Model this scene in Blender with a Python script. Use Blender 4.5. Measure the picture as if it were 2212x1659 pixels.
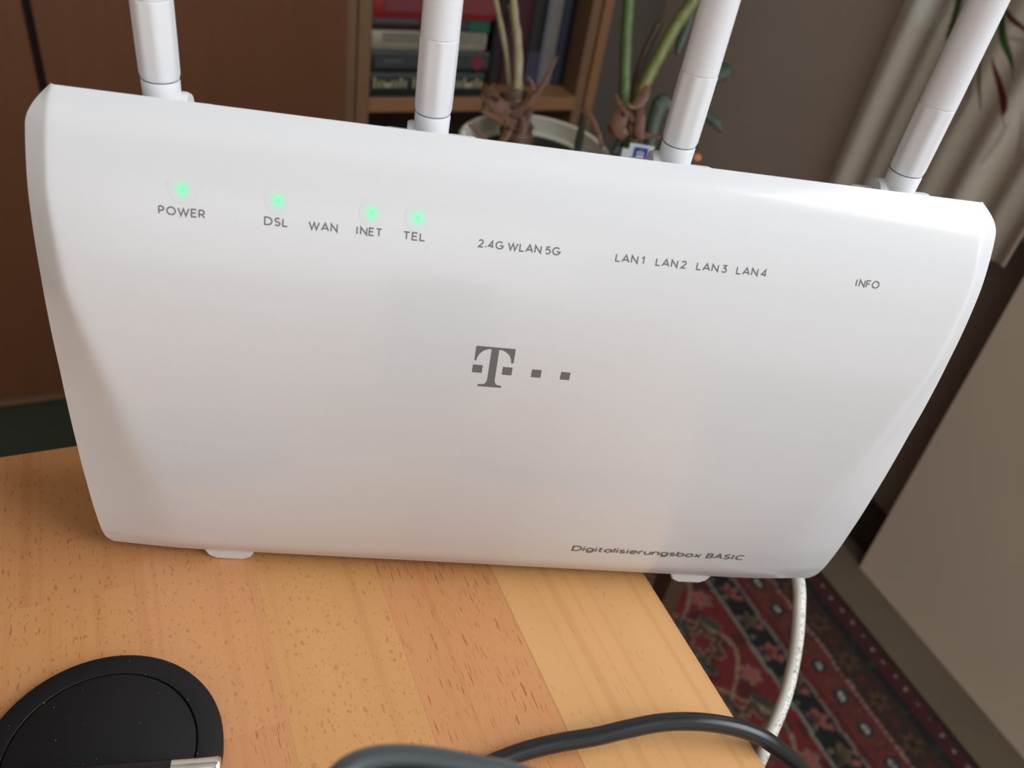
import bpy, bmesh, math, random
import numpy as np
from mathutils import Vector, Matrix
random.seed(7); RNG = np.random.RandomState(7)
for o in list(bpy.data.objects): bpy.data.objects.remove(o, do_unlink=True)
SC = bpy.context.scene; COL = SC.collection
R = math.radians
# ---------------------------------------------------------------- camera
FPX, CX, CY = 1800.0, 1106.0, 829.5
PITCH, ROLL, YAW = R(38.57), R(10.96), R(-29.65)
CAM = Vector((0, 0, .9969))
_r0 = Vector((math.cos(YAW), math.sin(YAW), 0)); _h = Vector((-math.sin(YAW), math.cos(YAW), 0))
FWD = _h*math.cos(PITCH) + Vector((0, 0, -math.sin(PITCH)))
_u0 = _r0.cross(FWD)
RT = _r0*math.cos(ROLL) + _u0*math.sin(ROLL); UP = -_r0*math.sin(ROLL) + _u0*math.cos(ROLL)
cd = bpy.data.cameras.new('camera'); cam = bpy.data.objects.new('camera', cd); COL.objects.link(cam)
m = Matrix((RT, UP, -FWD)).transposed().to_4x4(); m.translation = CAM; cam.matrix_world = m
cd.sensor_width = 36; cd.lens = FPX/2212*36; cd.clip_start = .01
cd.dof.use_dof = True; cd.dof.focus_distance = .262; cd.dof.aperture_fstop = 15.0
SC.camera = cam
# ---------------------------------------------------------------- light
SC.view_settings.view_transform = 'Standard'; SC.view_settings.look = 'None'
SC.view_settings.exposure = 0.0; SC.view_settings.gamma = 1; SC.view_settings.use_curve_mapping = False
w = bpy.data.worlds.new('world'); SC.world = w; w.use_nodes = True
w.node_tree.nodes['Background'].inputs[0].default_value = (.86, .93, 1, 1)
w.node_tree.nodes['Background'].inputs[1].default_value = .84
def area(name, loc, target, sx, sy, power, col):
    d = bpy.data.lights.new(name, 'AREA'); d.shape = 'RECTANGLE'; d.size = sx; d.size_y = sy; d.energy = power; d.color = col
    o = bpy.data.objects.new(name, d); COL.objects.link(o); o.location = loc
    o.rotation_euler = (Vector(target)-Vector(loc)).to_track_quat('-Z', 'Y').to_euler(); return o
area('window_daylight', (.93, -.50, 1.74), (-.4, .15, .85), 1.15, 1.0, 26, (.90, .955, 1))
area('rear_fill', (-1.0, -2.25, 1.15), (0, .2, .8), 1.6, 1.2, 6, (.97, .98, 1))  # frontal fill added behind the camera; no window is built there
area('ceiling_fill', (-.35, -.75, 2.42), (-.1, .1, .7), 1.8, 1.6, 5, (1, .96, .90))  # weak overhead fill, added to brighten upward-facing surfaces

# ---------------------------------------------------------------- helpers
def ray(x, y): return RT*((x-CX)/FPX) - UP*((y-CY)/FPX) + FWD
def at(x, y, d): return CAM + ray(x, y)*d                      # depth along the view axis
def at_z(x, y, z): r = ray(x, y); return CAM + r*((z-CAM.z)/r.z)
def at_y(x, y, Y): r = ray(x, y); return CAM + r*(Y/r.y)
def at_x(x, y, X): r = ray(x, y); return CAM + r*(X/r.x)
def tag(o, label=None, cat=None, group=None, kind=None):
    for k, v in (('label', label), ('category', cat), ('group', group), ('kind', kind)):
        if v: o[k] = v
    return o
def empty(name, loc=(0, 0, 0), rz=0, **k):
    o = bpy.data.objects.new(name, None); COL.objects.link(o); o.location = loc; o.rotation_euler = (0, 0, rz)
    o.empty_display_size = .02; return tag(o, **k)
def link(name, me, mat, parent=None, loc=None, rz=0):
    o = bpy.data.objects.new(name, me); COL.objects.link(o)
    if mat: me.materials.append(mat)
    if parent: o.parent = parent
    if loc is not None: o.location = loc
    o.rotation_euler[2] = rz
    return o
def obj(name, bm, mat, parent=None, loc=None, rz=0, smooth=False):
    me = bpy.data.meshes.new(name); bmesh.ops.recalc_face_normals(bm, faces=bm.faces); bm.to_mesh(me); bm.free()
    if smooth:
        for p in me.polygons: p.use_smooth = True
    return link(name, me, mat, parent, loc, rz)
def smooth_angle(o, a=35):
    me = o.data
    for p in me.polygons: p.use_smooth = True
    me.set_sharp_from_angle(angle=R(a)); return o
def box(x0, x1, y0, y1, z0, z1, bev=0, seg=2, bm=None):
    b = bm or bmesh.new()
    r = bmesh.ops.create_cube(b, size=1)
    vs = r['verts']
    for v in vs: v.co = Vector((x0 if v.co.x < 0 else x1, y0 if v.co.y < 0 else y1, z0 if v.co.z < 0 else z1))
    if bev:
        es = {e for v in vs for e in v.link_edges}
        bmesh.ops.bevel(b, geom=list(es), offset=bev, segments=seg, affect='EDGES', profile=.6)
    return b
def pydata(name, vs, fs, mat, parent=None, smooth=True, **k):
    me = bpy.data.meshes.new(name); me.from_pydata([tuple(v) for v in vs], [], fs); me.update()
    if smooth:
        for p in me.polygons: p.use_smooth = True
    return link(name, me, mat, parent, **k)
def lathe(prof, n=48, cx=0, cy=0):
    vs, fs = [], []
    for r, z in prof:
        for i in range(n):
            a = 2*math.pi*i/n; vs.append((cx+r*math.cos(a), cy+r*math.sin(a), z))
    for j in range(len(prof)-1):
        for i in range(n):
            k = (i+1) % n; fs.append((j*n+i, j*n+k, (j+1)*n+k, (j+1)*n+i))
    fs.append(tuple(range(n))[::-1]); fs.append(tuple((len(prof)-1)*n+i for i in range(n)))
    return vs, fs
def catmull(pts, sub=8):
    P = [Vector(p) for p in pts]; P = [2*P[0]-P[1]] + P + [2*P[-1]-P[-2]]; out = []
    for i in range(1, len(P)-2):
        for s in range(sub):
            t = s/sub; a, b, c, d = P[i-1:i+3]
            out.append(.5*((2*b)+(c-a)*t+(2*a-5*b+4*c-d)*t*t+(3*b-a-3*c+d)*t**3))
    out.append(P[-2]); return out
def tube(pts, rad, n=16, sub=8):
    C = catmull(pts, sub) if sub else [Vector(p) for p in pts]; m_ = len(C)
    if callable(rad): rr = [rad(i/(m_-1)) for i in range(m_)]
    else: rr = [rad]*m_
    vs, fs = [], []; T0 = (C[1]-C[0]).normalized(); N = T0.orthogonal().normalized()
    for i, c in enumerate(C):
        T = (C[min(i+1, m_-1)]-C[max(i-1, 0)]).normalized()
        N = (N-T*N.dot(T)).normalized(); B = T.cross(N)
        for k in range(n):
            a = 2*math.pi*k/n; vs.append(c+(N*math.cos(a)+B*math.sin(a))*rr[i])
    for i in range(m_-1):
        for k in range(n): q = (k+1) % n; fs.append((i*n+k, i*n+q, (i+1)*n+q, (i+1)*n+k))
    fs.append(tuple(range(n))[::-1]); fs.append(tuple((m_-1)*n+k for k in range(n)))
    return vs, fs
def leaf(pts, widths, normal, bend=.25, sub=6):
    """a strap leaf with a folded midrib, solid thin blade"""
    C = catmull(pts, sub); m_ = len(C); nv = Vector(normal).normalized(); vs, fs = [], []
    W = np.interp(np.linspace(0, 1, m_), np.linspace(0, 1, len(widths)), widths)
    for i, c in enumerate(C):
        T = (C[min(i+1, m_-1)]-C[max(i-1, 0)]).normalized(); S = T.cross(nv).normalized(); Nn = S.cross(T).normalized()
        w_ = W[i]/2
        vs += [c-S*w_+Nn*w_*bend, c+Nn*.0002, c+S*w_+Nn*w_*bend, c+S*w_+Nn*(w_*bend-.0006), c-Nn*.0006, c-S*w_+Nn*(w_*bend-.0006)]
    for i in range(m_-1):
        for k in range(6): q = (k+1) % 6; fs.append((i*6+k, i*6+q, (i+1)*6+q, (i+1)*6+k))
    fs.append((0, 1, 2, 3, 4, 5)); b = (m_-1)*6; fs.append((b, b+5, b+4, b+3, b+2, b+1)); return vs, fs

# ---------------------------------------------------------------- materials
def srgb(r, g, b): return tuple((((c/255)+.055)/1.055)**2.4 if c/255 > .04045 else c/255/12.92 for c in (r, g, b))
class NT:
    def __init__(s, name):
        s.m = bpy.data.materials.new(name); s.m.use_nodes = True; s.t = s.m.node_tree; s.b = s.t.nodes['Principled BSDF']
    def n(s, typ, **kw):
        nd = s.t.nodes.new(typ)
        for k, v in kw.items():
            if k.startswith('i_'):
                key = k[2:]; key = int(key) if key.isdigit() else key.replace('_', ' ')
                s.set(nd.inputs[key], v)
            else: setattr(nd, k, v)
        return nd
    def set(s, inp, v):
        if isinstance(v, bpy.types.NodeSocket): s.t.links.new(v, inp)
        elif isinstance(v, (tuple, list)) and len(v) == 3 and len(inp.default_value) == 4: inp.default_value = (*v, 1)
        else: inp.default_value = v
    def mix(s, f, a, b, mode='MIX'):
        nd = s.t.nodes.new('ShaderNodeMix'); nd.data_type = 'RGBA'; nd.blend_type = mode
        s.set(nd.inputs[0], f); s.set(nd.inputs[6], a); s.set(nd.inputs[7], b); return nd.outputs[2]
    def math(s, op, a, b=0., c=0., clamp=False):
        nd = s.t.nodes.new('ShaderNodeMath'); nd.operation = op; nd.use_clamp = clamp
        s.set(nd.inputs[0], a); s.set(nd.inputs[1], b)
        if op in ('MULTIPLY_ADD', 'SMOOTH_MIN'): s.set(nd.inputs[2], c)
        return nd.outputs[0]
    def ramp(s, f, stops):
        nd = s.t.nodes.new('ShaderNodeValToRGB'); s.set(nd.inputs[0], f); e = nd.color_ramp.elements
        while len(e) < len(stops): e.new(.5)
        for i, (p, c) in enumerate(stops): e[i].position = p; e[i].color = (*c, 1) if len(c) == 3 else c
        return nd.outputs[0]
    def coord(s, scale=(1, 1, 1), kind='Object', rot=(0, 0, 0), loc=(0, 0, 0)):
        tc = s.n('ShaderNodeTexCoord'); mp = s.n('ShaderNodeMapping'); s.t.links.new(tc.outputs[kind], mp.inputs[0])
        mp.inputs['Scale'].default_value = scale; mp.inputs['Rotation'].default_value = rot; mp.inputs['Location'].default_value = loc
        return mp.outputs[0]
    def noise(s, vec, scale, detail=3, rough=.5):
        return s.n('ShaderNodeTexNoise', i_Vector=vec, i_Scale=scale, i_Detail=detail, i_Roughness=rough).outputs['Fac']
    def bump(s, h, strength=.2, dist=.001):
        nd = s.n('ShaderNodeBump', i_Height=h, i_Strength=strength, i_Distance=dist); s.t.links.new(nd.outputs[0], s.b.inputs['Normal'])
    def p(s, **kw):
        for k, v in kw.items(): s.set(s.b.inputs[k.replace('_', ' ')], v)
        return s
def flat(name, col, rough=.5, var=.08, vscale=30, bump=0, bscale=400, **kw):
    t = NT(name); v = t.coord(); f = t.noise(v, vscale)
    c = t.mix(f, tuple(x*(1-var) for x in col), tuple(min(1, x*(1+var)) for x in col)); t.p(Base_Color=c, Roughness=rough, **kw)
    if bump: t.bump(t.noise(v, bscale, 2), bump, .0004)
    return t.m
M = {}
M['white'] = flat('white_gloss_plastic', (.72, .72, .73), .2, .01, 20, Coat_Weight=.25, Coat_Roughness=.12)
M['antenna'] = flat('white_satin_plastic', (.74, .74, .76), .38, .01, 20)
M['print'] = flat('grey_print', (.155, .155, .152), .5, .04)
M['gap'] = flat('seam_shadow_gap', (.2, .2, .21), .6)
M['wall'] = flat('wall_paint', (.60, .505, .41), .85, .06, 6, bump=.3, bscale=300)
M['wallb'] = flat('shaded_back_wall', (.15, .12, .10), .85, .06, 6)  # darker than the right wall: its shade is put into the colour
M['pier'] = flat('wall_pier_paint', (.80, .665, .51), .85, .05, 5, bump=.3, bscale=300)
M['ceiling'] = flat('ceiling_paint', (.80, .79, .76), .9)
M['skirt'] = flat('dark_skirting', (.035, .022, .017), .5, .1)
M['chrome'] = flat('chrome', (.78, .76, .70), .16, .02, Metallic=1.0)
M['blackpl'] = flat('black_matte_plastic', (.009, .0085, .0088), .62, .15, 60, bump=.15, bscale=3000, Specular_IOR_Level=.3)
M['penblack'] = flat('black_pen_plastic', (.012, .011, .010), .35)
M['cable'] = flat('black_rubber_cable', (.012, .012, .014), .30, .2, 60)
M['device'] = flat('dark_grey_plastic', (.075, .088, .094), .38, .1, 40)
M['groove'] = flat('device_groove', (.012, .014, .015), .5)
M['pot'] = flat('cream_glazed_pot', (.62, .60, .50), .35, .10, 20)
M['pot2'] = flat('dark_plastic_pot', (.03, .024, .02), .5, .15)
M['soil'] = flat('potting_soil', (.03, .02, .014), .95, .5, 120, bump=.9, bscale=200)
M['metal'] = flat('stand_metal', (.02, .02, .02), .4)
M['blue'] = flat('blue_print', (.02, .045, .30), .5)
M['tagw'] = flat('white_tag_plastic', (.62, .66, .70), .4)
M['glass'] = None
def wood(name, c1, c2, axis='Z', rough=.45, sc=1.0):
    t = NT(name); s = {'Z': (14, 14, 1.2), 'X': (1.2, 14, 14), 'Y': (14, 1.2, 14)}[axis]
    v = t.coord(tuple(q*sc for q in s)); f = t.noise(v, 3.0, 6, .6); g = t.noise(v, 14, 3)
    c = t.mix(f, c1, c2); c = t.mix(t.math('MULTIPLY', g, .35), c, tuple(x*.6 for x in c1)); t.p(Base_Color=c, Roughness=rough); t.bump(g, .06, .0005); return t.m
M['door'] = wood('brown_door_veneer', (.135, .046, .016), (.175, .066, .023), 'Z', .5)
M['frame'] = wood('bookcase_frame_wood', (.20, .105, .055), (.25, .14, .07), 'Z', .5)
M['shelf'] = wood('bookcase_shelf_wood', (.28, .135, .058), (.34, .17, .078), 'X', .45)
M['dark'] = flat('bookcase_interior', (.045, .026, .018), .8)
M['standwood'] = wood('plant_stand_wood', (.09, .05, .03), (.13, .07, .04), 'X')
def beech(name, col, kind, off):
    """solid beech stave: grain along Y, flecks as short dashes or round spots"""
    t = NT(name); c1 = tuple(x*.93 for x in col); c2 = tuple(min(1, x*1.05) for x in col)
    v = t.coord((60, 2.2, 60), loc=(off, off, 0)); f = t.noise(v, 1.6, 4, .6); c = t.mix(f, c1, c2)
    broad = t.noise(t.coord((9, 1.5, 9), loc=(off, 0, 0)), 4, 2); c = t.mix(t.math('MULTIPLY', broad, .30), c, (col[0]*.80, col[1]*.68, col[2]*.55))
    lines = t.noise(t.coord((260, 1.1, 1), loc=(off, 0, 0)), 1.0, 2)
    c = t.mix(t.ramp(lines, [(.56, (0, 0, 0)), (.70, (.30, .30, .30))]), c, (col[0]*.72, col[1]*.56, col[2]*.42))
    def flecks(scx, scy, size, strength, dark, seed):
        vv = t.coord((scx, scy, 1), loc=(seed, seed*1.7, 0))
        wob = t.n('ShaderNodeTexNoise', i_Vector=vv, i_Scale=1.1)
        vv2 = t.n('ShaderNodeVectorMath', operation='ADD', i_0=vv); t.t.links.new(wob.outputs['Color'], vv2.inputs[1])
        vo = t.n('ShaderNodeTexVoronoi', i_Vector=vv2.outputs[0], i_Scale=1.0, i_Randomness=1.0); vo.voronoi_dimensions = '2D'
        rnd = t.n('ShaderNodeSeparateColor', i_0=vo.outputs['Color']).outputs[0]
        r_ = t.math('MULTIPLY', rnd, size)
        mk = t.math('LESS_THAN', vo.outputs['Distance'], r_)
        soft = t.math('MULTIPLY', mk, t.math('MULTIPLY_ADD', rnd, strength*.7, strength*.3))
        return soft, dark
    dk = (col[0]*.56, col[1]*.36, col[2]*.28)
    if kind == 'dash': L = [(950, 80, .20, .85, dk, 3), (1500, 120, .17, .6, dk, 9)]
    elif kind == 'mix': L = [(500, 130, .16, .6, dk, 5), (430, 260, .19, .5, dk, 2)]
    elif kind == 'spot': L = [(360, 230, .21, .42, dk, 7), (700, 430, .22, .35, dk, 1)]
    else: L = [(420, 110, .13, .3, dk, 4)]
    for a in L:
        k_, d_ = flecks(*a[:5], a[5]+off); c = t.mix(k_, c, d_)
    t.p(Base_Color=c, Roughness=.36, Coat_Weight=.15, Coat_Roughness=.3); t.bump(f, .05, .0003); return t.m
BC = {'a': (.60, .285, .112), 'b': (.61, .280, .112), 'c': (.64, .305, .130), 'd': (.61, .28, .118), 'e': (.68, .365, .145), 'f': (.585, .270, .104), 'g': (.64, .325, .122)}
BE = {k: beech('beech_'+k, BC[k], kd, i*3.1) for i, (k, kd) in enumerate(zip('abcdefg', ('mix', 'dash', 'spot', 'dash', 'plain', 'mix', 'spot')))}
def attr_mat(name, rough, attr='Col', bump=0, bs=900, **kw):
    t = NT(name); a = t.n('ShaderNodeAttribute', attribute_name=attr); v = t.coord(); f = t.noise(v, 300, 2)
    c = t.mix(.25, a.outputs['Color'], t.mix(f, (0, 0, 0), (1, 1, 1)), 'OVERLAY'); t.p(Base_Color=c, Roughness=rough, **kw)
    if bump: t.bump(t.noise(v, bs, 2), bump, .002)
    return t.m
M['rug'] = attr_mat('rug_wool', .95, bump=.5)
M['curtain'] = attr_mat('curtain_fabric', .85, bump=.1)
t = NT('green_carpet'); v = t.coord(); f = t.noise(v, 260, 3); t.p(Base_Color=t.mix(f, (.022, .028, .016), (.050, .056, .032)), Roughness=.95); t.bump(f, .6, .003); M['carpet'] = t.m
t = NT('floor_threshold'); v = t.coord(); f = t.noise(v, 10, 3); t.p(Base_Color=t.mix(f, (.13, .095, .06), (.17, .125, .08)), Roughness=.7); M['strip'] = t.m
# led : plastic with green light diffusing through it, strength by vertex attribute
t = NT('led_glow'); a = t.n('ShaderNodeAttribute', attribute_name='glow'); g = a.outputs['Fac']
t.p(Base_Color=t.mix(g, (.72, .72, .73), (.20, .66, .42)), Roughness=.25, Emission_Color=(.08, 1, .32), Emission_Strength=t.math('MULTIPLY', g, .42)); M['led'] = t.m
# white cable with a worn line of tiny print
t = NT('white_cable'); v = t.coord((1, 1, 1)); f = t.noise(v, 900, 4, .7); uvm = t.n('ShaderNodeAttribute', attribute_name='side')
mk = t.math('MULTIPLY', t.ramp(f, [(.52, (0, 0, 0)), (.60, (1, 1, 1))]), uvm.outputs['Fac'])
t.p(Base_Color=t.mix(mk, (.72, .70, .63), (.20, .185, .16)), Roughness=.4); M['wcable'] = t.m
def stalk(name, c1, c2, ring=90):
    t = NT(name); v = t.coord((40, 40, 6)); f = t.noise(v, 4, 4); c = t.mix(f, c1, c2)
    t.p(Base_Color=c, Roughness=.55); t.bump(t.noise(t.coord((30, 30, ring)), 3, 2), .4, .001); return t.m
M['stalk'] = stalk('green_stalk', (.03, .055, .012), (.11, .16, .045))
M['stalk_y'] = stalk('yellowing_stalk', (.05, .07, .015), (.22, .20, .055))
M['dry'] = stalk('dried_leaf', (.055, .019, .008), (.18, .070, .028))
M['drypale'] = stalk('pale_dead_stem', (.17, .12, .055), (.38, .32, .18))
M['trunk'] = stalk('fibrous_trunk', (.045, .024, .014), (.13, .07, .04))
M['leafd'] = stalk('dark_green_leaf', (.012, .022, .010), (.03, .045, .02))
M['succ'] = flat('grey_green_leaf', (.07, .085, .06), .6, .3)
def bk(name, col, rough=.55, var=.15): return flat(name, col, rough, var, 25)
M['pages'] = flat('book_pages', (.55, .50, .38), .9, .1, 200)

# ================================================================ SETTING
def plane_box(name, x0, x1, y0, y1, z0, z1, mat):
    return tag(obj(name, box(x0, x1, y0, y1, z0, z1), mat), kind='structure')
XW, XP, YB = 1.05, 1.0, 1.52
plane_box('floor', -2.2, 1.35, -2.4, YB+.1, -.06, 0, M['carpet'])
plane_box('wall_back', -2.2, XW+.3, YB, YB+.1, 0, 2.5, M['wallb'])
# right wall: recessed part beyond the pier, then the pier with the window opening
b = box(XW, XW+.25, .53, YB, 0, 2.5)
tag(obj('wall_right', b, M['wall']), kind='structure')
b = bmesh.new()
e0, e1 = at_z(1856, 1224, 0), at_x(2212, 586, XP)                     # the pier's arris leans a little towards the far end
def pier_prism(y0, z0, y1t, z1):
    pass
zt = 2.5; dy = (e1.y-.519)/e1.z
def hexa(b, P):
    vs = [b.verts.new(p) for p in P]
    for f in ((0, 1, 2, 3), (7, 6, 5, 4), (0, 4, 5, 1), (1, 5, 6, 2), (2, 6, 7, 3), (3, 7, 4, 0)): b.faces.new([vs[i] for i in f])
X1 = XW+.25
y_of = lambda z: min(.519+dy*z, .56)
hexa(b, [(XP, -1.35, 0), (XP, .519, 0), (X1, .519, 0), (X1, -1.35, 0), (XP, -1.35, .9), (XP, y_of(.9), .9), (X1, y_of(.9), .9), (X1, -1.35, .9)])
hexa(b, [(XP, .12, .9), (XP, y_of(.9), .9), (X1, y_of(.9), .9), (X1, .12, .9), (XP, .12, zt), (XP, y_of(.9), zt), (X1, y_of(.9), zt), (X1, .12, zt)])
hexa(b, [(XP, -1.35, 2.25), (XP, .12, 2.25), (X1, .12, 2.25), (X1, -1.35, 2.25), (XP, -1.35, zt), (XP, .12, zt), (X1, .12, zt), (X1, -1.35, zt)])
hexa(b, [(XP, -2.4, 0), (XP, -1.35, 0), (X1, -1.35, 0), (X1, -2.4, 0), (XP, -2.4, zt), (XP, -1.35, zt), (X1, -1.35, zt), (X1, -2.4, zt)])
tag(obj('wall_right_pier', b, M['pier']), kind='structure')
# window in the pier wall (behind the photographer's right shoulder)
wf = M['tagw']
w1 = empty('window_1', (XP+.12, -.615, .9), kind='structure')
b = bmesh.new()
for a_ in ((-.735, -.675, 0, 1.35), (.675, .735, 0, 1.35), (-.03, .03, .06, 1.29), (-.675, .675, 0, .06), (-.675, .675, 1.29, 1.35)): box(-.03, .03, *a_, bev=.003, bm=b)
obj('window_frame', b, wf, w1)
gm = NT('window_glass'); gm.p(Base_Color=(1, 1, 1), Roughness=.0, IOR=1.45, Transmission_Weight=1.0)
for s_ in (-1, 1): obj('pane', box(-.003, .003, min(s_*.03, s_*.675), max(s_*.03, s_*.675), .06, 1.29), gm.m, w1)
obj('window_sill', box(-.16, .0, -.735, .735, -.03, 0, .004), wf, w1)
plane_box('wall_left', -2.3, -2.2, -2.4, YB+.1, 0, 2.5, M['wall'])
plane_box('ceiling', -2.3, 1.35, -2.4, YB+.1, 2.5, 2.6, M['ceiling'])
plane_box('baseboard_right', XW-.02, XW, .53, 1.50, 0, .085, M['skirt'])
M['niche_shade'] = flat('niche_shade_tone', (.24, .19, .145), .8, .05, 6)
plane_box('niche_shade_panel', XW-.005, XW, .53, .82, .085, .562, M['niche_shade'])  # added dark sheet: shade of the niche below the curtain, as colour
plane_box('baseboard_back', .76, XW-.02, YB-.015, YB, 0, .085, M['skirt'])
plane_box('trim_1', .928, 1.03, -2.2, 1.2, 0, .006, M['strip'])

# ================================================================ RUG
def vcol_mesh(name, P, nu, nv, C, mat, flip=False, parent=None):
    idx = np.arange(nu*nv).reshape(nv, nu)
    q = np.stack([idx[:-1, :-1], idx[:-1, 1:], idx[1:, 1:], idx[1:, :-1]], -1).reshape(-1, 4)
    if flip: q = q[:, ::-1]
    me = bpy.data.meshes.new(name); me.vertices.add(len(P)); me.vertices.foreach_set('co', P.astype(np.float32).ravel())
    me.loops.add(q.size); me.loops.foreach_set('vertex_index', q.ravel().astype(np.int32)); me.polygons.add(len(q))
    me.polygons.foreach_set('loop_start', np.arange(0, q.size, 4, dtype=np.int32)); me.polygons.foreach_set('use_smooth', np.ones(len(q), bool))
    me.update(calc_edges=True)
    ca = me.color_attributes.new('Col', 'FLOAT_COLOR', 'POINT'); ca.data.foreach_set('color', np.c_[C, np.ones(len(C))].astype(np.float32).ravel())
    return link(name, me, mat, parent)
def vnoise(x, y, seed=0):
    xi, yi = np.floor(x).astype(int), np.floor(y).astype(int); fx, fy = x-xi, y-yi
    h = lambda a, b_: (np.sin(a*127.1+b_*311.7+seed*74.7)*43758.5453) % 1
    sx, sy = fx*fx*(3-2*fx), fy*fy*(3-2*fy)
    return (h(xi, yi)*(1-sx)+h(xi+1, yi)*sx)*(1-sy)+(h(xi, yi+1)*(1-sx)+h(xi+1, yi+1)*sx)*sy
step = .0028
gx = np.arange(-.45, .9221, step); gy = np.arange(-.9, 1.0, step); NX, NY = len(gx), len(gy)
X, Y = np.meshgrid(gx, gy); x, y = X.ravel(), Y.ravel()
red, dred, black, navy = (.17, .016, .016), (.09, .012, .013), (.010, .010, .012), (.014, .020, .030)
beige, grey, pink, olive, brown, rust = (.30, .22, .13), (.16, .15, .10), (.34, .10, .08), (.07, .055, .025), (.075, .035, .02), (.15, .028, .02)
C = np.tile(np.array(red), (len(x), 1))
def put(mask, col, a=1.0):
    mm = (np.clip(mask.astype(float), 0, 1)*a)[:, None]; C[:] = C*(1-mm)+np.array(col)*mm
wx = x + .004*(vnoise(x*60, y*60, 3)-.5); wy = y + .004*(vnoise(x*60, y*60, 5)-.5)
# field and main border : vine scrolls, rosettes, leaves
fld = wx < .728
put(fld & (vnoise(x*28, y*28, 11) > .62), dred)
for (per, x0_, amp, ph) in ((.26, .655, .045, 0.), (.26, .655, .045, math.pi), (.31, .50, .05, 1.), (.31, .36, .05, 2.), (.29, .2, .05, 0.)):
    c_ = x0_+amp*np.sin(2*math.pi*wy/per+ph); put(fld & (np.abs(wx-c_) < .0034), beige, .75)
for (x0_, per, off, col, rr) in ((.66, .13, .02, brown, .030), (.615, .26, .06, olive, .022), (.70, .13, .085, pink, .013), (.66, .13, .02, red, .016), (.55, .155, .0, brown, .03), (.55, .155, 0, pink, .016), (.42, .155, .05, navy, .03), (.42, .155, .05, beige, .012), (.28, .15, .0, brown, .03), (.28, .15, .0, pink, .014), (.1, .2, .03, navy, .05), (.1, .2, .03, rust, .03), (-.15, .2, .1, navy, .06), (-.15, .2, .1, beige, .02)):
    yy = (wy-off) % per - per/2; dx_ = wx-x0_; ang = np.arctan2(yy, dx_); rd = np.hypot(yy, dx_)
    edge = rr*(1+.22*np.cos(6*ang)); put(fld & (rd < edge), col, .9); put(fld & (np.abs(rd-edge) < .0018), beige if col != pink else grey, .6)
for (x0_, per, off, tilt) in ((.69, .13, .045, .7), (.63, .13, .105, -.8), (.645, .065, .02, .3), (.59, .1, .03, 1.1), (.47, .12, .03, -.6), (.33, .12, .08, .8)):
    yy = (wy-off) % per - per/2; dx_ = wx-x0_; p_ = yy*math.cos(tilt)-dx_*math.sin(tilt); q_ = yy*math.sin(tilt)+dx_*math.cos(tilt)
    put(fld & ((p_/.016)**2+(q_/.0055)**2 < 1), (.035, .05, .04), .9); put(fld & (np.abs((p_/.018)**2+(q_/.0075)**2-1) < .2), grey, .6)
# guard stripe between two pale lines
bnd = (wx >= .728) & (wx < .771); put(bnd, black)
for (per, off, col, rr, xx) in ((.108, .0, (.14, .09, .04), .014, .75), (.108, .054, pink, .013, .75), (.054, .027, navy, .008, .742), (.108, .0, olive, .007, .75), (.054, .012, pink, .005, .760), (.108, .054, rust, .006, .75), (.036, .01, grey, .0035, .738)):
    yy = (wy-off) % per - per/2; rd = np.hypot(yy, wx-xx); ang = np.arctan2(yy, wx-xx); put(bnd & (rd < rr*(1+.25*np.cos(5*ang))), col, .85)
put(np.abs(wx-.7285) < .0028, (.20, .19, .14)); put(np.abs(wx-.771) < .0028, (.17, .15, .12)); put(np.abs(wx-.7765) < .0022, rust); put((wx > .779) & (wx < .784), dred)
bnd = (wx >= .784) & (wx < .829); put(bnd, rust)
yy = (wy-.015) % .05-.025; rd = np.hypot(yy, wx-.807); put(bnd & (rd < .0125), (.030, .03, .034)); put(bnd & (np.hypot(yy/1.1, (wx-.807)/.8) < .0062), (.42, .40, .33)); put(bnd & (np.abs(yy) < .0016) & (np.abs(wx-.807) < .006), (.05, .05, .05), .6)
put(bnd & (np.abs(np.abs(yy)-.025) < .004) & (np.abs(wx-.807) < .012), (.12, .05, .03), .7)
put(np.abs(wx-.832) < .003, (.30, .17, .14)); put((np.abs(wx-.832) < .003) & ((wy % .010) < .003), dred, .7)
bnd = (wx >= .835) & (wx < .878); put(bnd, (.045, .022, .014))
yy = (wy-.02) % .066-.033; rd = np.hypot(yy, wx-.856); ang = np.arctan2(yy, wx-.856); put(bnd & (rd < .014*(1+.25*np.cos(6*ang))), (.10, .05, .022)); put(bnd & (rd < .006), (.03, .018, .01)); yy2 = (wy+.013) % .066-.033; put(bnd & (np.hypot(yy2, wx-.856) < .007), (.10, .022, .018))
bnd = (wx >= .878) & (wx < .893); put(bnd, black); put(bnd & (vnoise(x*90, y*90, 2) > .7), (.02, .035, .022))
bnd = wx >= .893; put(bnd, (.075, .010, .015)); yy = wy % .0235-.01175; put(bnd & (np.hypot(yy, wx-.908) < .0028), (.30, .24, .22)); put(wx > .9185, black)
C *= (0.60+.42*vnoise(x*500, y*500, 9))[:, None]
put(vnoise(x*130, y*130, 21) > .80, (.02, .016, .016), .55)
zz = .008+.0012*vnoise(x*300, y*300, 4)
edge = (X == gx[0]) | (X == gx[-1]) | (Y == gy[0]) | (Y == gy[-1]); zz[edge.ravel()] = .0005
rug = vcol_mesh('rug', np.c_[x, y, zz], NX, NY, C, M['rug'])
tag(rug, 'red oriental wool rug with patterned border stripes on the dark green floor', 'rug')

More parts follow.
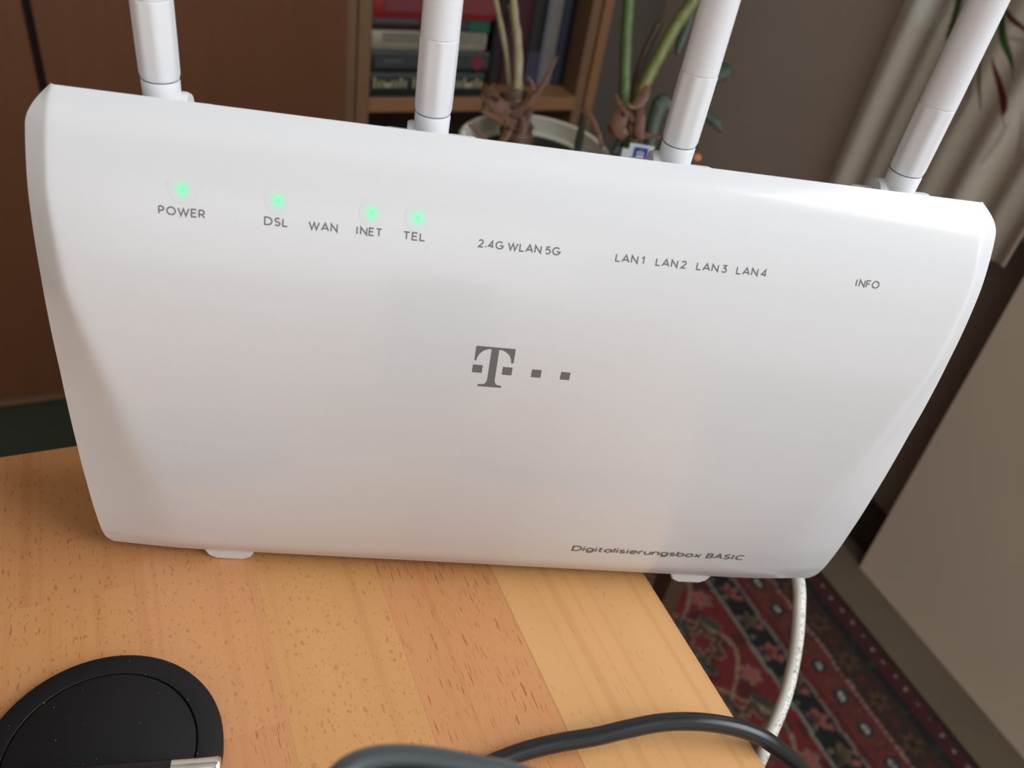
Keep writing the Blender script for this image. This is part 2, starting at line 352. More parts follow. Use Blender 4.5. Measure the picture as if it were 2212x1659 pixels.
# ================================================================ BOOKCASE
bc = empty('bookcase', (0, 1.21, 0), label='brown wooden bookcase with closed doors and an open shelf of books', cat='bookcase')
def bpart(name, x0, x1, y0, y1, z0, z1, mat, bev=.0015): return obj(name, box(x0, x1, y0, y1, z0, z1, bev), mat, bc)
D0, HT = .29, 1.85
bpart('plinth', -1.10, .74, .012, .03, 0, .03, M['dark'])
bpart('bottom_board', -1.10, .705, 0, D0, .004, .034, M['frame'])
bpart('side_panel', .705, .722, .004, D0, 0, HT, M['frame']); bpart('side_panel', .724, .741, 0, D0, 0, HT, M['shelf'])
bpart('side_panel', -1.12, -1.10, 0, D0, 0, HT, M['frame'])
bpart('divider_panel', .330, .350, 0, D0, .034, HT, M['frame']); bpart('divider_panel', .310, .328, 0, D0, .034, HT, M['frame'])
bpart('back_panel', -1.10, .705, D0-.008, D0, .034, HT, M['dark'])
bpart('top_board', -1.10, .705, 0, D0-.008, HT-.02, HT, M['frame'])
for z in (.488, .83, 1.16, 1.5): bpart('shelf', .350, .705, .0, D0-.008, z, z+.022, M['shelf'])
bpart('shelf', .350, .705, .0, D0-.008, .20, .222, M['shelf'])
for x0, x1 in ((-.0775, .309), (-.475, -.0875), (-.87, -.481)):
    d = bpart('door', x0, x1, -.019, -.001, .038, HT-.004, M['door'])
bpart('centre_panel', -.10, -.066, .001, .2, .034, HT-.02, M['dark'])
# --- books
def lying_book(x0, x1, z0, z1, mat, label, depth=.20, y=1.212, extra=None, group='books lying in a stack on the shelf'):
    root = empty('book', ((x0+x1)/2, y+.0, z0), label=label, cat='book', group=None)
    w_ = (x1-x0)/2; h = z1-z0; c = .0022
    b = bmesh.new()                                               # case binding: two boards and a rounded spine
    box(-w_, w_, .004, depth, 0, c, .0006, bm=b); box(-w_, w_, .004, depth, h-c, h, .0006, bm=b)
    n = 8; vs = []
    for s in (0, 1):
        for i in range(n+1):
            a = math.pi*(i/n)-math.pi/2; yy_ = .006-.005*math.cos(a)+s*.002; vs.append((yy_, h/2+(h/2-s*c*.5)*math.sin(a)))
    for xe in (-w_, w_): pass
    ring = [[b.verts.new((xe, p[0], p[1])) for p in vs] for xe in (-w_, w_)]
    for i in range(n):
        b.faces.new((ring[0][i], ring[0][i+1], ring[1][i+1], ring[1][i])); b.faces.new((ring[0][n+1+i], ring[1][n+1+i], ring[1][n+2+i], ring[0][n+2+i]))
        for k in (0, 1): b.faces.new((ring[k][i], ring[k][n+1+i], ring[k][n+2+i], ring[k][i+1]))
    obj('cover', b, mat, root); obj('page_block', box(-w_+.003, w_-.003, .009, depth-.004, c, h-c), M['pages'], root)
    if extra: extra(root, w_, h)
    return root
def band(root, x0, x1, z0, z1, mat, name='printed_band', y=-.0002):
    return obj(name, box(x0, x1, y, y+.005, z0, z1, .0003), mat, root)
gold = flat('gilt_tooling', (.48, .42, .24), .45, .3, 300)
def ex_green(r_, w_, h):
    n = 26
    for i in range(n):                                            # gilt tooled bars, five leaves and rosettes across the spine
        xx = -w_+.006+i*(2*w_-.012)/(n-1)
        if i in (3, 8, 13, 18, 22): continue
        hh = .013 if i % 3 else .019
        band(r_, xx-.0014, xx+.0014, h*.40, h*.42+hh*.75, gold, 'gilt_mark')
    for i in (3, 13, 22):
        xx = -w_+.006+i*(2*w_-.012)/(n-1); b = bmesh.new(); bmesh.ops.create_uvsphere(b, u_segments=12, v_segments=6, radius=.0042)
        for v_ in b.verts: v_.co = Vector((xx+v_.co.x, .0006+v_.co.y*.2, h*.50+v_.co.z))
        obj('gilt_rosette', b, gold, r_)
    obj('ribbon_marker', box(w_+.0005, w_+.0040, -.0040, -.0034, -.028, .006), bk('ribbon_green', (.008, .03, .018)), r_)
def ex_black(r_, w_, h):
    band(r_, -w_+.004, w_-.002, h*.22, h*.78, bk('charcoal_panel', (.040, .043, .045)), 'spine_panel', -.0006)
    g = bk('grey_lettering', (.12, .12, .125))
    for i in range(7): band(r_, -w_+.018+i*.0045, -w_+.0212+i*.0045, h*.48, h*.60, g, 'lettering', -.0010)
    rd = bk('red_cross_print', (.20, .018, .03)); xx = w_-.020
    b = box(xx-.003, xx+.003, -.0012, .003, h*.16, h*.90); box(xx-.010, xx+.010, -.0013, .003, h*.42, h*.66, bm=b); obj('cross_emblem', b, rd, r_)
def ex_cream(r_, w_, h):
    band(r_, -w_+.016, w_-.004, h*.46, h*.90, bk('beige_print_panel', (.19, .17, .13), .7, .4), 'printed_band', -.0008)
def ex_maroon(r_, w_, h):
    band(r_, w_-.034, w_, .001, h-.001, bk('green_spine_end', (.010, .095, .055)), 'spine_end', -.0008)
    band(r_, -w_+.07, w_-.036, .002, h-.002, bk('navy_spine_panel', (.040, .032, .055)), 'spine_panel', -.0007)
def ex_red(r_, w_, h): band(r_, -w_+.016, w_-.004, h*.28, h*.95, bk('rose_title_panel', (.19, .035, .042)), 'title_panel', -.0008)
lying_book(.352, .536, .5105, .548, bk('green_leather', (.012, .019, .015)), 'dark green book with gilt marks along its spine, lowest of the stack', extra=ex_green)
lying_book(.352, .540, .5485, .581, bk('black_cloth', (.013, .015, .014)), 'black book with a red cross on its spine, above the green one', extra=ex_black)
lying_book(.3515, .531, .5815, .609, bk('cream_cloth', (.30, .27, .19)), 'cream book lying in the middle of the stack', extra=ex_cream)
lying_book(.352, .533, .6095, .6265, bk('maroon_cloth', (.030, .010, .014)), 'thin maroon book with a green spine end under the red book', extra=ex_maroon)
lying_book(.352, .541, .627, .662, bk('red_cloth', (.26, .016, .012)), 'red book lying on top of the stack at the left of the shelf', extra=ex_red)
def standing_book(x0, x1, z1, mat, label, y=1.262, lean=0, extra=None):
    root = empty('book', ((x0+x1)/2, y, .5102), label=label, cat='book'); w_ = (x1-x0)/2; h = z1-.5102; c = min(.002, w_*.3)
    b = bmesh.new(); box(-w_, -w_+c, .003, .17, 0, h, .0005, bm=b); box(w_-c, w_, .003, .17, 0, h, .0005, bm=b)
    n = 8; o1, o2 = [], []
    for k, z in ((0, 0), (1, h)):
        o1.append([b.verts.new((w_*math.sin(math.pi*(i/n-.5)), .006-.006*math.cos(math.pi*(i/n-.5)), z)) for i in range(n+1)])
        o2.append([b.verts.new(((w_-.001)*math.sin(math.pi*(i/n-.5)), .008-.006*math.cos(math.pi*(i/n-.5)), z)) for i in range(n+1)])
    for i in range(n):
        b.faces.new((o1[0][i], o1[0][i+1], o1[1][i+1], o1[1][i])); b.faces.new((o2[0][i], o2[1][i], o2[1][i+1], o2[0][i+1]))
        for k in (0, 1): b.faces.new((o1[k][i], o2[k][i], o2[k][i+1], o1[k][i+1]))
    obj('cover', b, mat, root); obj('page_block', box(-w_+c, w_-c, .010, .166, .003, h-.003), M['pages'], root)
    if extra: extra(root, w_, h)
    root.rotation_euler = (0, lean, 0); return root
def bx_(px, py=120): return at_y(px, py, 1.262).x
sb = [(1062, 1088, .70, (.020, .012, .013), 'black book standing beside the lying stack, behind the pale dead stems'),
      (1089, 1138, .73, (.060, .014, .022), 'dark maroon book standing behind the pale dead stems'),
      (1139, 1166, .71, (.020, .021, .020), 'charcoal book with a purple foot, left of the tall grey book'),
      (1167, 1201, .74, (.19, .175, .155), 'tall grey-beige book standing upright among dark books'),
      (1202, 1222, .70, (.022, .023, .040), 'navy book standing right of the tall grey book'),
      (1223, 1249, .69, (.008, .009, .012), 'black book standing last on the shelf beside the side panel')]
for i, (p0, p1, z1, c_, lb) in enumerate(sb):
    def ex(r_, w_, h, i=i):
        if i == 2: obj('spine_label', box(-w_, w_, -.0006, .004, .004, .056), bk('purple_label', (.055, .042, .075)), r_)
        if i == 3: obj('spine_edge', box(-w_, -w_+.006, -.0006, .01, .002, h-.002), bk('blue_grey_strip', (.14, .14, .18)), r_)
        if i == 4: obj('spine_label', box(-w_*.2, w_, -.0006, .004, .15, .17), bk('plum_label', (.08, .015, .035)), r_)
    standing_book(bx_(p0)+.0004, min(bx_(p1), .7045)-.0004, z1, bk('book_cloth_%d' % i, c_), lb, extra=ex)

# ================================================================ CURTAIN
cy0, cy1, cz0, cz1 = .575, .905, .535, 2.30
ny, = (int((cy1-cy0)/.002),); zs = np.r_[np.arange(cz0, .86, .002), np.arange(.86, cz1, .012)]; nz = len(zs)
gy_ = np.linspace(cy0, cy1, ny); YY, ZZ = np.meshgrid(gy_, zs); yv, zv = YY.ravel(), ZZ.ravel()
xf = 1.012+.0065*np.sin((yv-.02*np.sin(zv*3))*2*math.pi/.052+.8*np.sin(yv*23))*(.75+.25*np.sin(zv*5+yv*9))+.003*np.sin(yv*60+1.)
zv2 = zv+np.where(zv < .60, (.60-zv)/.065*(.60-yv)*.30, 0)
CC = np.tile(np.array((.66, .59, .47)), (len(yv), 1)); CC *= (.92+.16*vnoise(yv*18, zv*5, 3))[:, None]
def pt(px_, py_): p_ = at_x(px_, py_, 1.012); return p_.y, p_.z
def stroke(pts, ws, col, a=1., soft=1.):
    P = [pt(*q) for q in pts]
    best = np.zeros(len(yv))
    P = np.array(catmull([(p[0], p[1], 0) for p in P], 8))[:, :2]; W = np.interp(np.linspace(0, 1, len(P)), np.linspace(0, 1, len(ws)), ws)*.00029
    for i in range(len(P)-1):
        d_ = P[i+1]-P[i]; L2 = d_@d_; tt = np.clip(((yv-P[i, 0])*d_[0]+(zv-P[i, 1])*d_[1])/L2, 0, 1)
        dist = np.hypot(yv-P[i, 0]-tt*d_[0], zv-P[i, 1]-tt*d_[1]); ww = W[i]*(1-tt)+W[i+1]*tt
        best = np.maximum(best, np.clip((ww-dist)/(.0012*soft)+.5, 0, 1)*(ww > .0003))
    mm = (best*a)[:, None]; CC[:] = CC*(1-mm)+np.array(col)*mm
DG, RD, OL = (.030, .075, .010), (.17, .018, .020), (.09, .095, .03)
stroke([(2095, -90), (2080, -30), (2068, 20), (2050, 70), (2042, 88)], (6, 16, 16, 12, 3), DG)
stroke([(2160, 20), (2162, 50), (2172, 95), (2185, 140), (2191, 162)], (10, 20, 16, 8, 3), (.035, .11, .012)); stroke([(2190, 160), (2199, 178)], (4, 2), (.12, .05, .03), .8)
stroke([(2164, 16), (2180, 34), (2200, 52), (2225, 75)], (3, 12, 10, 4), (.11, .014, .012))
stroke([(2145, 125), (2150, 155), (2160, 190), (2174, 216), (2178, 232), (2175, 250)], (2, 10, 17, 22, 18, 4), RD); stroke([(2175, 250), (2176, 275)], (4, 3), (.2, .08, .06), .6)
stroke([(2114, 115), (2117, 170), (2116, 235)], (6, 9, 3), (.06, .075, .02), .9); stroke([(2099, 158), (2095, 190), (2092, 215)], (5, 8, 3), OL, .7)
for a_ in ([(2105, 195), (2080, 240), (2052, 292)], [(2182, 265), (2160, 305), (2128, 352)], [(2208, 240), (2200, 290), (2188, 340)], [(2050, 25), (2030, 48), (2008, 62)], [(2212, 90), (2195, 85), (2180, 80)]):
    stroke(a_, (3, 9, 4), (.20, .10, .075), .5, 3)
stroke([(1985, -60), (1995, -10), (2015, 30), (2030, 50)], (60, 90, 60, 20), (.72, .74, .66), .8, 12)  # window light through the cloth, painted as a pale patch
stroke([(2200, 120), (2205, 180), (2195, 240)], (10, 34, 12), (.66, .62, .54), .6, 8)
for k in range(26):                                              # the same printed sprays further up the cloth
    yy_ = RNG.uniform(cy0+.03, cy1-.03); z_ = RNG.uniform(.90, 2.2); L_ = RNG.uniform(.03, .08); an = RNG.uniform(-.5, .5)
    for s_ in range(3):
        f_ = s_/3.; d_ = np.hypot((yv-yy_-math.sin(an)*L_*(f_-.5))/.006, (zv-z_-L_*(f_-.5))/.022); mm = np.clip((1.2-d_)*2, 0, 1)[:, None]; CC[:] = CC*(1-mm)+np.array(DG if k % 2 else RD)*mm
cur = vcol_mesh('curtain', np.c_[xf, yv, zv2], ny, nz, CC, M['curtain'])
sol = cur.modifiers.new('cloth', 'SOLIDIFY'); sol.thickness = .0012
ctn = empty('curtain_rail', (1.012, .74, 2.31), label='dark curtain rail above the printed curtain', cat='curtain rail')
v_, f_ = tube([(0, -.30, 0), (0, .30, 0)], .009, 12, 0); pydata('rail', v_, f_, M['metal'], ctn)
for yy_ in (-.2, .2): obj('bracket', box(-.006, .04, yy_-.008, yy_+.008, -.008, .008, .002), M['metal'], ctn)
tag(cur, 'beige curtain printed with green and red leaves hanging beside the grey wall', 'curtain')

# ================================================================ TABLE
TZ = .74
tb = empty('table', (0, 0, 0), label='beech wood table of glued staves under the white router', cat='table')
TX1, TY1, TXL, TYN, TH = .1658, .2822, -.98, -.62, .027
seams = [TX1, .1073, .0649, .0230, -.0174, -.0588, -.100]
xx = -.100
while xx-.041 > TXL: xx -= .041; seams.append(xx)
seams.append(TXL)
first = {0: [('e', TY1, -.20)], 1: [('b', TY1, -.15)], 2: [('c', TY1, -.11)], 3: [('d', TY1, .1395), ('g', .1395, -.3)], 4: [('f', TY1, .2060), ('c', .2060, -.2)], 5: [('a', TY1, -.02)], }
first[2] = [('g', TY1, -.11)]; first[3] = [('c', TY1, .1395), ('d', .1395, -.3)]; first[4] = [('f', TY1, .2060), ('a', .2060, -.2)]
for i in range(len(seams)-1):
    xa, xb = seams[i+1], seams[i]; segs = list(first.get(i, []))
    ye = segs[-1][2] if segs else TY1
    while ye > TYN+.02:
        yn = max(TYN, ye-random.uniform(.22, .48)); yn = TYN if yn-TYN < .08 else yn
        segs.append((random.choice('abcdefg'), ye, yn)); ye = yn
    for k_, ya, yb in segs:
        b = box(xa+.000005, xb-.000005, yb+.000005, ya-.000005, TZ-TH, TZ, .0006 if i == 0 else .00005, 2 if i == 0 else 1)
        obj('stave', b, BE[k_], tb)
for x0, x1, y0, y1 in ((TXL+.06, TX1-.12, TY1-.085, TY1-.065), (TXL+.06, TX1-.12, TYN+.065, TYN+.085), (TXL+.06, TXL+.08, TYN+.085, TY1-.085), (TX1-.14, TX1-.12, TYN+.085, TY1-.085)):
    obj('apron', box(x0, x1, y0, y1, TZ-TH-.08, TZ-TH, .002), M['shelf'], tb)
for x0 in (TXL+.05, TX1-.15):
    for y0 in (TYN+.05, TY1-.105): obj('leg', box(x0, x0+.05, y0, y0+.05, .0095 if x0 > -.4 else .0, TZ-TH, .004), M['shelf'], tb)

# ================================================================ ROUTER
ZK = [-.0897, -.0910, -.0931, -.0962, -.1000, -.106, -.1126, -.1250, -.1385, -.1533, -.1693, -.1840, -.1986, -.2167, -.235, -.245, -.251]
NK = [.2148, .2131, .2110, .2087, .2065, .2035, .2008, .1972, .1945, .1926, .1915, .1911, .1912, .1925, .1953, .1978, .2005]
def pchip(xk, yk):
    xk = np.array(xk); yk = np.array(yk); h = np.diff(xk); d = np.diff(yk)/h; mm = np.zeros(len(xk)); mm[0], mm[-1] = d[0], d[-1]
    for i in range(1, len(xk)-1): mm[i] = (d[i-1]*h[i]+d[i]*h[i-1])/(h[i]+h[i-1])
    def f(q):
        q = np.asarray(q, float); i = np.clip(np.searchsorted(xk, q)-1, 0, len(h)-1); t_ = (q-xk[i])/h[i]
        return yk[i]*(1+2*t_)*(1-t_)**2+h[i]*mm[i]*t_*(1-t_)**2+yk[i+1]*t_*t_*(3-2*t_)+h[i]*mm[i+1]*t_*t_*(t_-1)
    return f
Ff = pchip([-z for z in ZK], NK)
def f_half(z):                                                    # half width of the shell outline
    top = np.clip((z+.0990)/.0093, 0, 1); bot = np.clip((-.2415-z)/.0095, 0, 1)
    return .1350-.0062*top**1.7-.0024*bot**4
def crease_w(z): return np.interp(-z, [.0885, .1126, .1385, .17, .21, .251], [.0006, .0058, .0082, .0155, .0235, .026])
def crease_x(z):
    c_ = .1350-np.interp(-z, [.0885, .1126, .1385, .17, .21, .251], [.0062, .0060, .0082, .0155, .0235, .026]); return np.minimum(c_, f_half(z)-.0004)
def crease_s(z): return np.interp(-z, [.0885, .1126, .1385, .17, .21, .251], [.00025, .0003, .0007, .0012, .0024, .0034])
def crease_d(z): return np.interp(-z, [.0885, .0983, .1126, .1385, .1693, .1986, .2167, .2453, .251], [.0012, .0036, .0040, .0058, .0068, .0064, .0055, .0030, .0016])
def face_n(x_, z):
    h = f_half(z); cxx = crease_x(z); s = crease_s(z); k = crease_d(z)/np.maximum(h-cxx, .0008)
    a = (np.abs(x_)-cxx)/s; sp = s*np.where(a > 20, a, np.log1p(np.exp(np.minimum(a, 20))))
    return Ff(-z)+np.minimum(k, 1.6)*sp
RU, RN = .0365, .2250                                              # router frame origin along width and depth
ANG = R(9.95)+YAW
UW = Vector((math.cos(ANG), math.sin(ANG), 0)); NW = Vector((-math.sin(ANG), math.cos(ANG), 0))
ZB = .2569                                                         # table level below the lens
rt = empty('router', UW*RU+NW*RN+Vector((0, 0, TZ)), ANG, label='white four-antenna internet router with green status lights standing on the beech table', cat='router')
def loc(x_, n_, z_): return (float(x_), float(n_)-RN, float(z_)+ZB)
# front shell as one curved surface wrapped back at its rim
zk = np.r_[np.linspace(-.0897, -.1000, 24), np.linspace(-.1012, -.2390, 60), np.linspace(-.2402, -.2510, 22)]
tk = np.r_[np.linspace(0, .74, 28)[:-1], np.linspace(.74, .93, 26)[:-1], np.linspace(.93, 1, 26)]; tk = np.r_[-tk[::-1][:-1], tk]
vs, fs = [], []; nu = len(tk); nvv = len(zk)
for z in zk:
    h = float(f_half(z))
    xs = tk*h; nn = face_n(xs, z)
    zs_ = np.clip((z+.105)/.0155, 0, 1)**2*.0014
    for i in range(nu): vs.append(loc(xs[i], nn[i], z-zs_*(xs[i]+.129)/.258))
for j in range(nvv-1):
    for i in range(nu-1): fs.append((j*nu+i, (j+1)*nu+i, (j+1)*nu+i+1, j*nu+i+1))
rim = [i for i in range(nu)] + [(j+1)*nu-1 for j in range(1, nvv)] + [(nvv-1)*nu+i for i in range(nu-2, -1, -1)] + [j*nu for j in range(nvv-2, 0, -1)]
prev = rim
for off, shr in ((.0007, .0005), (.0060, .0012), (.0075, .0024)):  # rounded lip, then the shell's skirt
    cur_ = []
    for r_ in rim:
        p_ = Vector(vs[r_]); c_ = Vector((0, p_.y, .0869)); d_ = Vector((p_.x/.135, 0, (p_.z-.0869)/.082)); 
        q_ = p_+Vector((-math.copysign(min(1, abs(d_.x)**6), d_.x)*shr, off, -math.copysign(min(1, abs(d_.z)**6), d_.z)*(shr+off*(.42 if p_.z > .15 else .05))))
        vs.append(tuple(q_)); cur_.append(len(vs)-1)
    for a_ in range(len(rim)): b_ = (a_+1) % len(rim); fs.append((prev[b_], prev[a_], cur_[a_], cur_[b_]))
    prev = cur_
fs.append(tuple(prev))
o = pydata('front_cover', vs, fs, M['white'], rt); smooth_angle(o, 40)
# rear housing
zc = ZB
def prism(prof, x0, x1, bm_):
    a_ = [bm_.verts.new((x0, p[0]-RN, p[1]+ZB)) for p in prof]; b_ = [bm_.verts.new((x1, p[0]-RN, p[1]+ZB)) for p in prof]
    n_ = len(prof)
    for i in range(n_): bm_.faces.new((a_[i], a_[(i+1) % n_], b_[(i+1) % n_], b_[i]))
    bm_.faces.new(a_[::-1]); bm_.faces.new(b_)
b = bmesh.new(); prism([(.2175, -.0975), (.2310, -.1015), (.2375, -.112), (.2400, -.170), (.2440, -.235), (.2420, -.2470), (.2060, -.2490), (.2040, -.2300), (.2055, -.15), (.212, -.115)], -.1245, .1245, b)
bmesh.ops.bevel(b, geom=b.edges[:], offset=.0015, segments=2, affect='EDGES')
smooth_angle(obj('rear_housing', b, M['antenna'], rt), 40)
for k in range(14):
    obj('vent_slot', box(-.052+k*.008, -.048+k*.008, .2435-RN-.003, .2435-RN+.0006, .075, .095, .0004), M['gap'], rt)
for k in range(5): obj('network_socket', box(-.07+k*.018, -.056+k*.018, .2445-RN-.004, .2445-RN+.0008, .02, .032, .0005), M['gap'], rt)
# feet
def foot(xc_, n0, n1, w_):
    b_ = bmesh.new(); P = [(-w_/2, .0062), (-w_/2+.0004, .0038), (-w_/2+.0016, .0014), (-w_/2+.0042, .0), (w_/2-.0042, .0), (w_/2-.0016, .0014), (w_/2-.0004, .0038), (w_/2, .0062)]
    a_ = [b_.verts.new((xc_+p[0], n0-RN, p[1])) for p in P]; c_ = [b_.verts.new((xc_+p[0], n1-RN, p[1])) for p in P]; n_ = len(P)
    for i in range(n_): b_.faces.new((a_[i], a_[(i+1) % n_], c_[(i+1) % n_], c_[i]))
    b_.faces.new(a_[::-1]); b_.faces.new(c_); bmesh.ops.bevel(b_, geom=[e for e in b_.edges if abs(e.verts[0].co.y-e.verts[1].co.y) < 1e-6 and e.verts[0].co.y < n0-RN+1e-5], offset=.0005, segments=2, affect='EDGES')
    smooth_angle(obj('foot', b_, M['white'], rt), 40)
foot(-.0925, .2013, .252, .0180); foot(.0838, .2013, .252, .0170)
# antennas
def antenna(xc_, ear, rz_):
    nA = .2255
    A = obj('antenna_knuckle', box(xc_-.0042, xc_+.0042, nA-RN-.0045, nA-RN+.0045, ZB-.1035, ZB-.0950, .0012), M['antenna'], rt)
    v1, f1 = lathe([(.0001, -.0975), (.0042, -.0975), (.0048, -.0968), (.00495, -.0895), (.00475, -.0889), (.0001, -.0889)], 40)
    c_ = pydata('antenna_collar', [(p[0], p[1], p[2]+.0975) for p in v1], f1, M['antenna'], rt, loc=loc(xc_, nA, -.0975)); smooth_angle(c_, 35)
    # barrel: soft octagon below the second seam, round and slightly slimmer above
    prof = [(.0044, -.0888, 1), (.00485, -.0884, 1), (.00515, -.0874, 1), (.00520, -.0800, 1), (.00520, -.0690, 1), (.00518, -.0687, 1), (.00496, -.0686, 0), (.00496, -.0684, 0), (.00512, -.0682, 0), (.00508, -.06, 0), (.0050, -.03, 0), (.0048, .02, 0), (.0045, .055, 0), (.0040, .062, 0), (.0028, .0655, 0), (.0001, .067, 0)]
    n = 64; vv, ff = [], []
    for r_, z_, oc in prof:
        for i in range(n):
            a_ = 2*math.pi*i/n
            sect = (a_ % (math.pi/4))-math.pi/8; rad = r_*(.965+.035/math.cos(sect)) if oc and r_ > .005 else r_
            if oc and r_ > .005: rad = r_*min(1.0, .960/math.cos(sect))
            vv.append((rad*math.cos(a_+rz_), rad*math.sin(a_+rz_), z_+.0888))
    for j in range(len(prof)-1):
        for i in range(n): k = (i+1) % n; ff.append((j*n+i, j*n+k, (j+1)*n+k, (j+1)*n+i))
    ff.append(tuple(range(n))[::-1]); ff.append(tuple((len(prof)-1)*n+i for i in range(n)))
    b_ = pydata('antenna', vv, ff, M['antenna'], rt, loc=loc(xc_, nA, -.0888)); smooth_angle(b_, 25)
    obj('seam_ring', _ring(.0047, .0002), M['gap'], rt, loc=loc(xc_, nA, -.08895))
    v2, f2 = tube([(0, 0, 0), (.0035, 0, 0)], lambda t_: .0052 if .02 < t_ < .9 else .0048, 32, 4)
    e_ = pydata('hinge_disc', v2, f2, M['antenna'], rt, loc=loc(xc_+(.0032 if ear > 0 else -.0067), nA+.001, -.0977)); smooth_angle(e_, 35)
    obj('hinge_clip', box(-.0013, .0013, -.0012, .0012, 0, .0040, .0006), M['white'], rt, loc=loc(xc_+.0004, nA-.0055, -.0985))
    obj('antenna_mount', box(-.013, .013, -.0045, .006, -.008, .0004, .0012), M['antenna'], rt, loc=loc(xc_, nA-.0015, -.0962 if xc_ < 0 else -.0966))
def _ring(r_, h_):
    b_ = bmesh.new(); n = 40
    a_ = [b_.verts.new((r_*math.cos(2*math.pi*i/n), r_*math.sin(2*math.pi*i/n), -h_)) for i in range(n)]; c_ = [b_.verts.new((v.co.x, v.co.y, h_)) for v in a_]
    for i in range(n): b_.faces.new((a_[i], a_[(i+1) % n], c_[(i+1) % n], c_[i]))
    return b_
for xc_, ear, rz_ in ((-.1050, 1, .30), (-.0331, -1, .15), (.0375, -1, .35), (.1080, -1, .5)): antenna(xc_, ear, rz_)
# LEDs
def led(x0, z0, r0=.0034):
    vv, ff, gl = [], [], []; nr, n = 10, 40
    for j in range(nr+1):
        rr = r0*j/nr
        for i in range(n):
            a_ = 2*math.pi*i/n; X_, Z_ = x0+rr*math.cos(a_), z0+rr*math.sin(a_); vv.append(loc(X_, float(Ff(-Z_))-.00003, Z_)); q = j/nr; gl.append(max(0, math.exp(-(q*2.05)**2)-.015*q))
    for j in range(nr):
        for i in range(n): k = (i+1) % n; ff.append((j*n+i, j*n+k, (j+1)*n+k, (j+1)*n+i))
    o_ = pydata('status_light', vv, ff, M['led'], rt); at_ = o_.data.attributes.new('glow', 'FLOAT', 'POINT'); at_.data.foreach_set('value', gl)
    tag(o_, 'glowing green status light')
for x0, z0 in ((-.0957, -.1085), (-.0715, -.1087), (-.0471, -.1091), (-.0349, -.1092)): led(x0, z0)
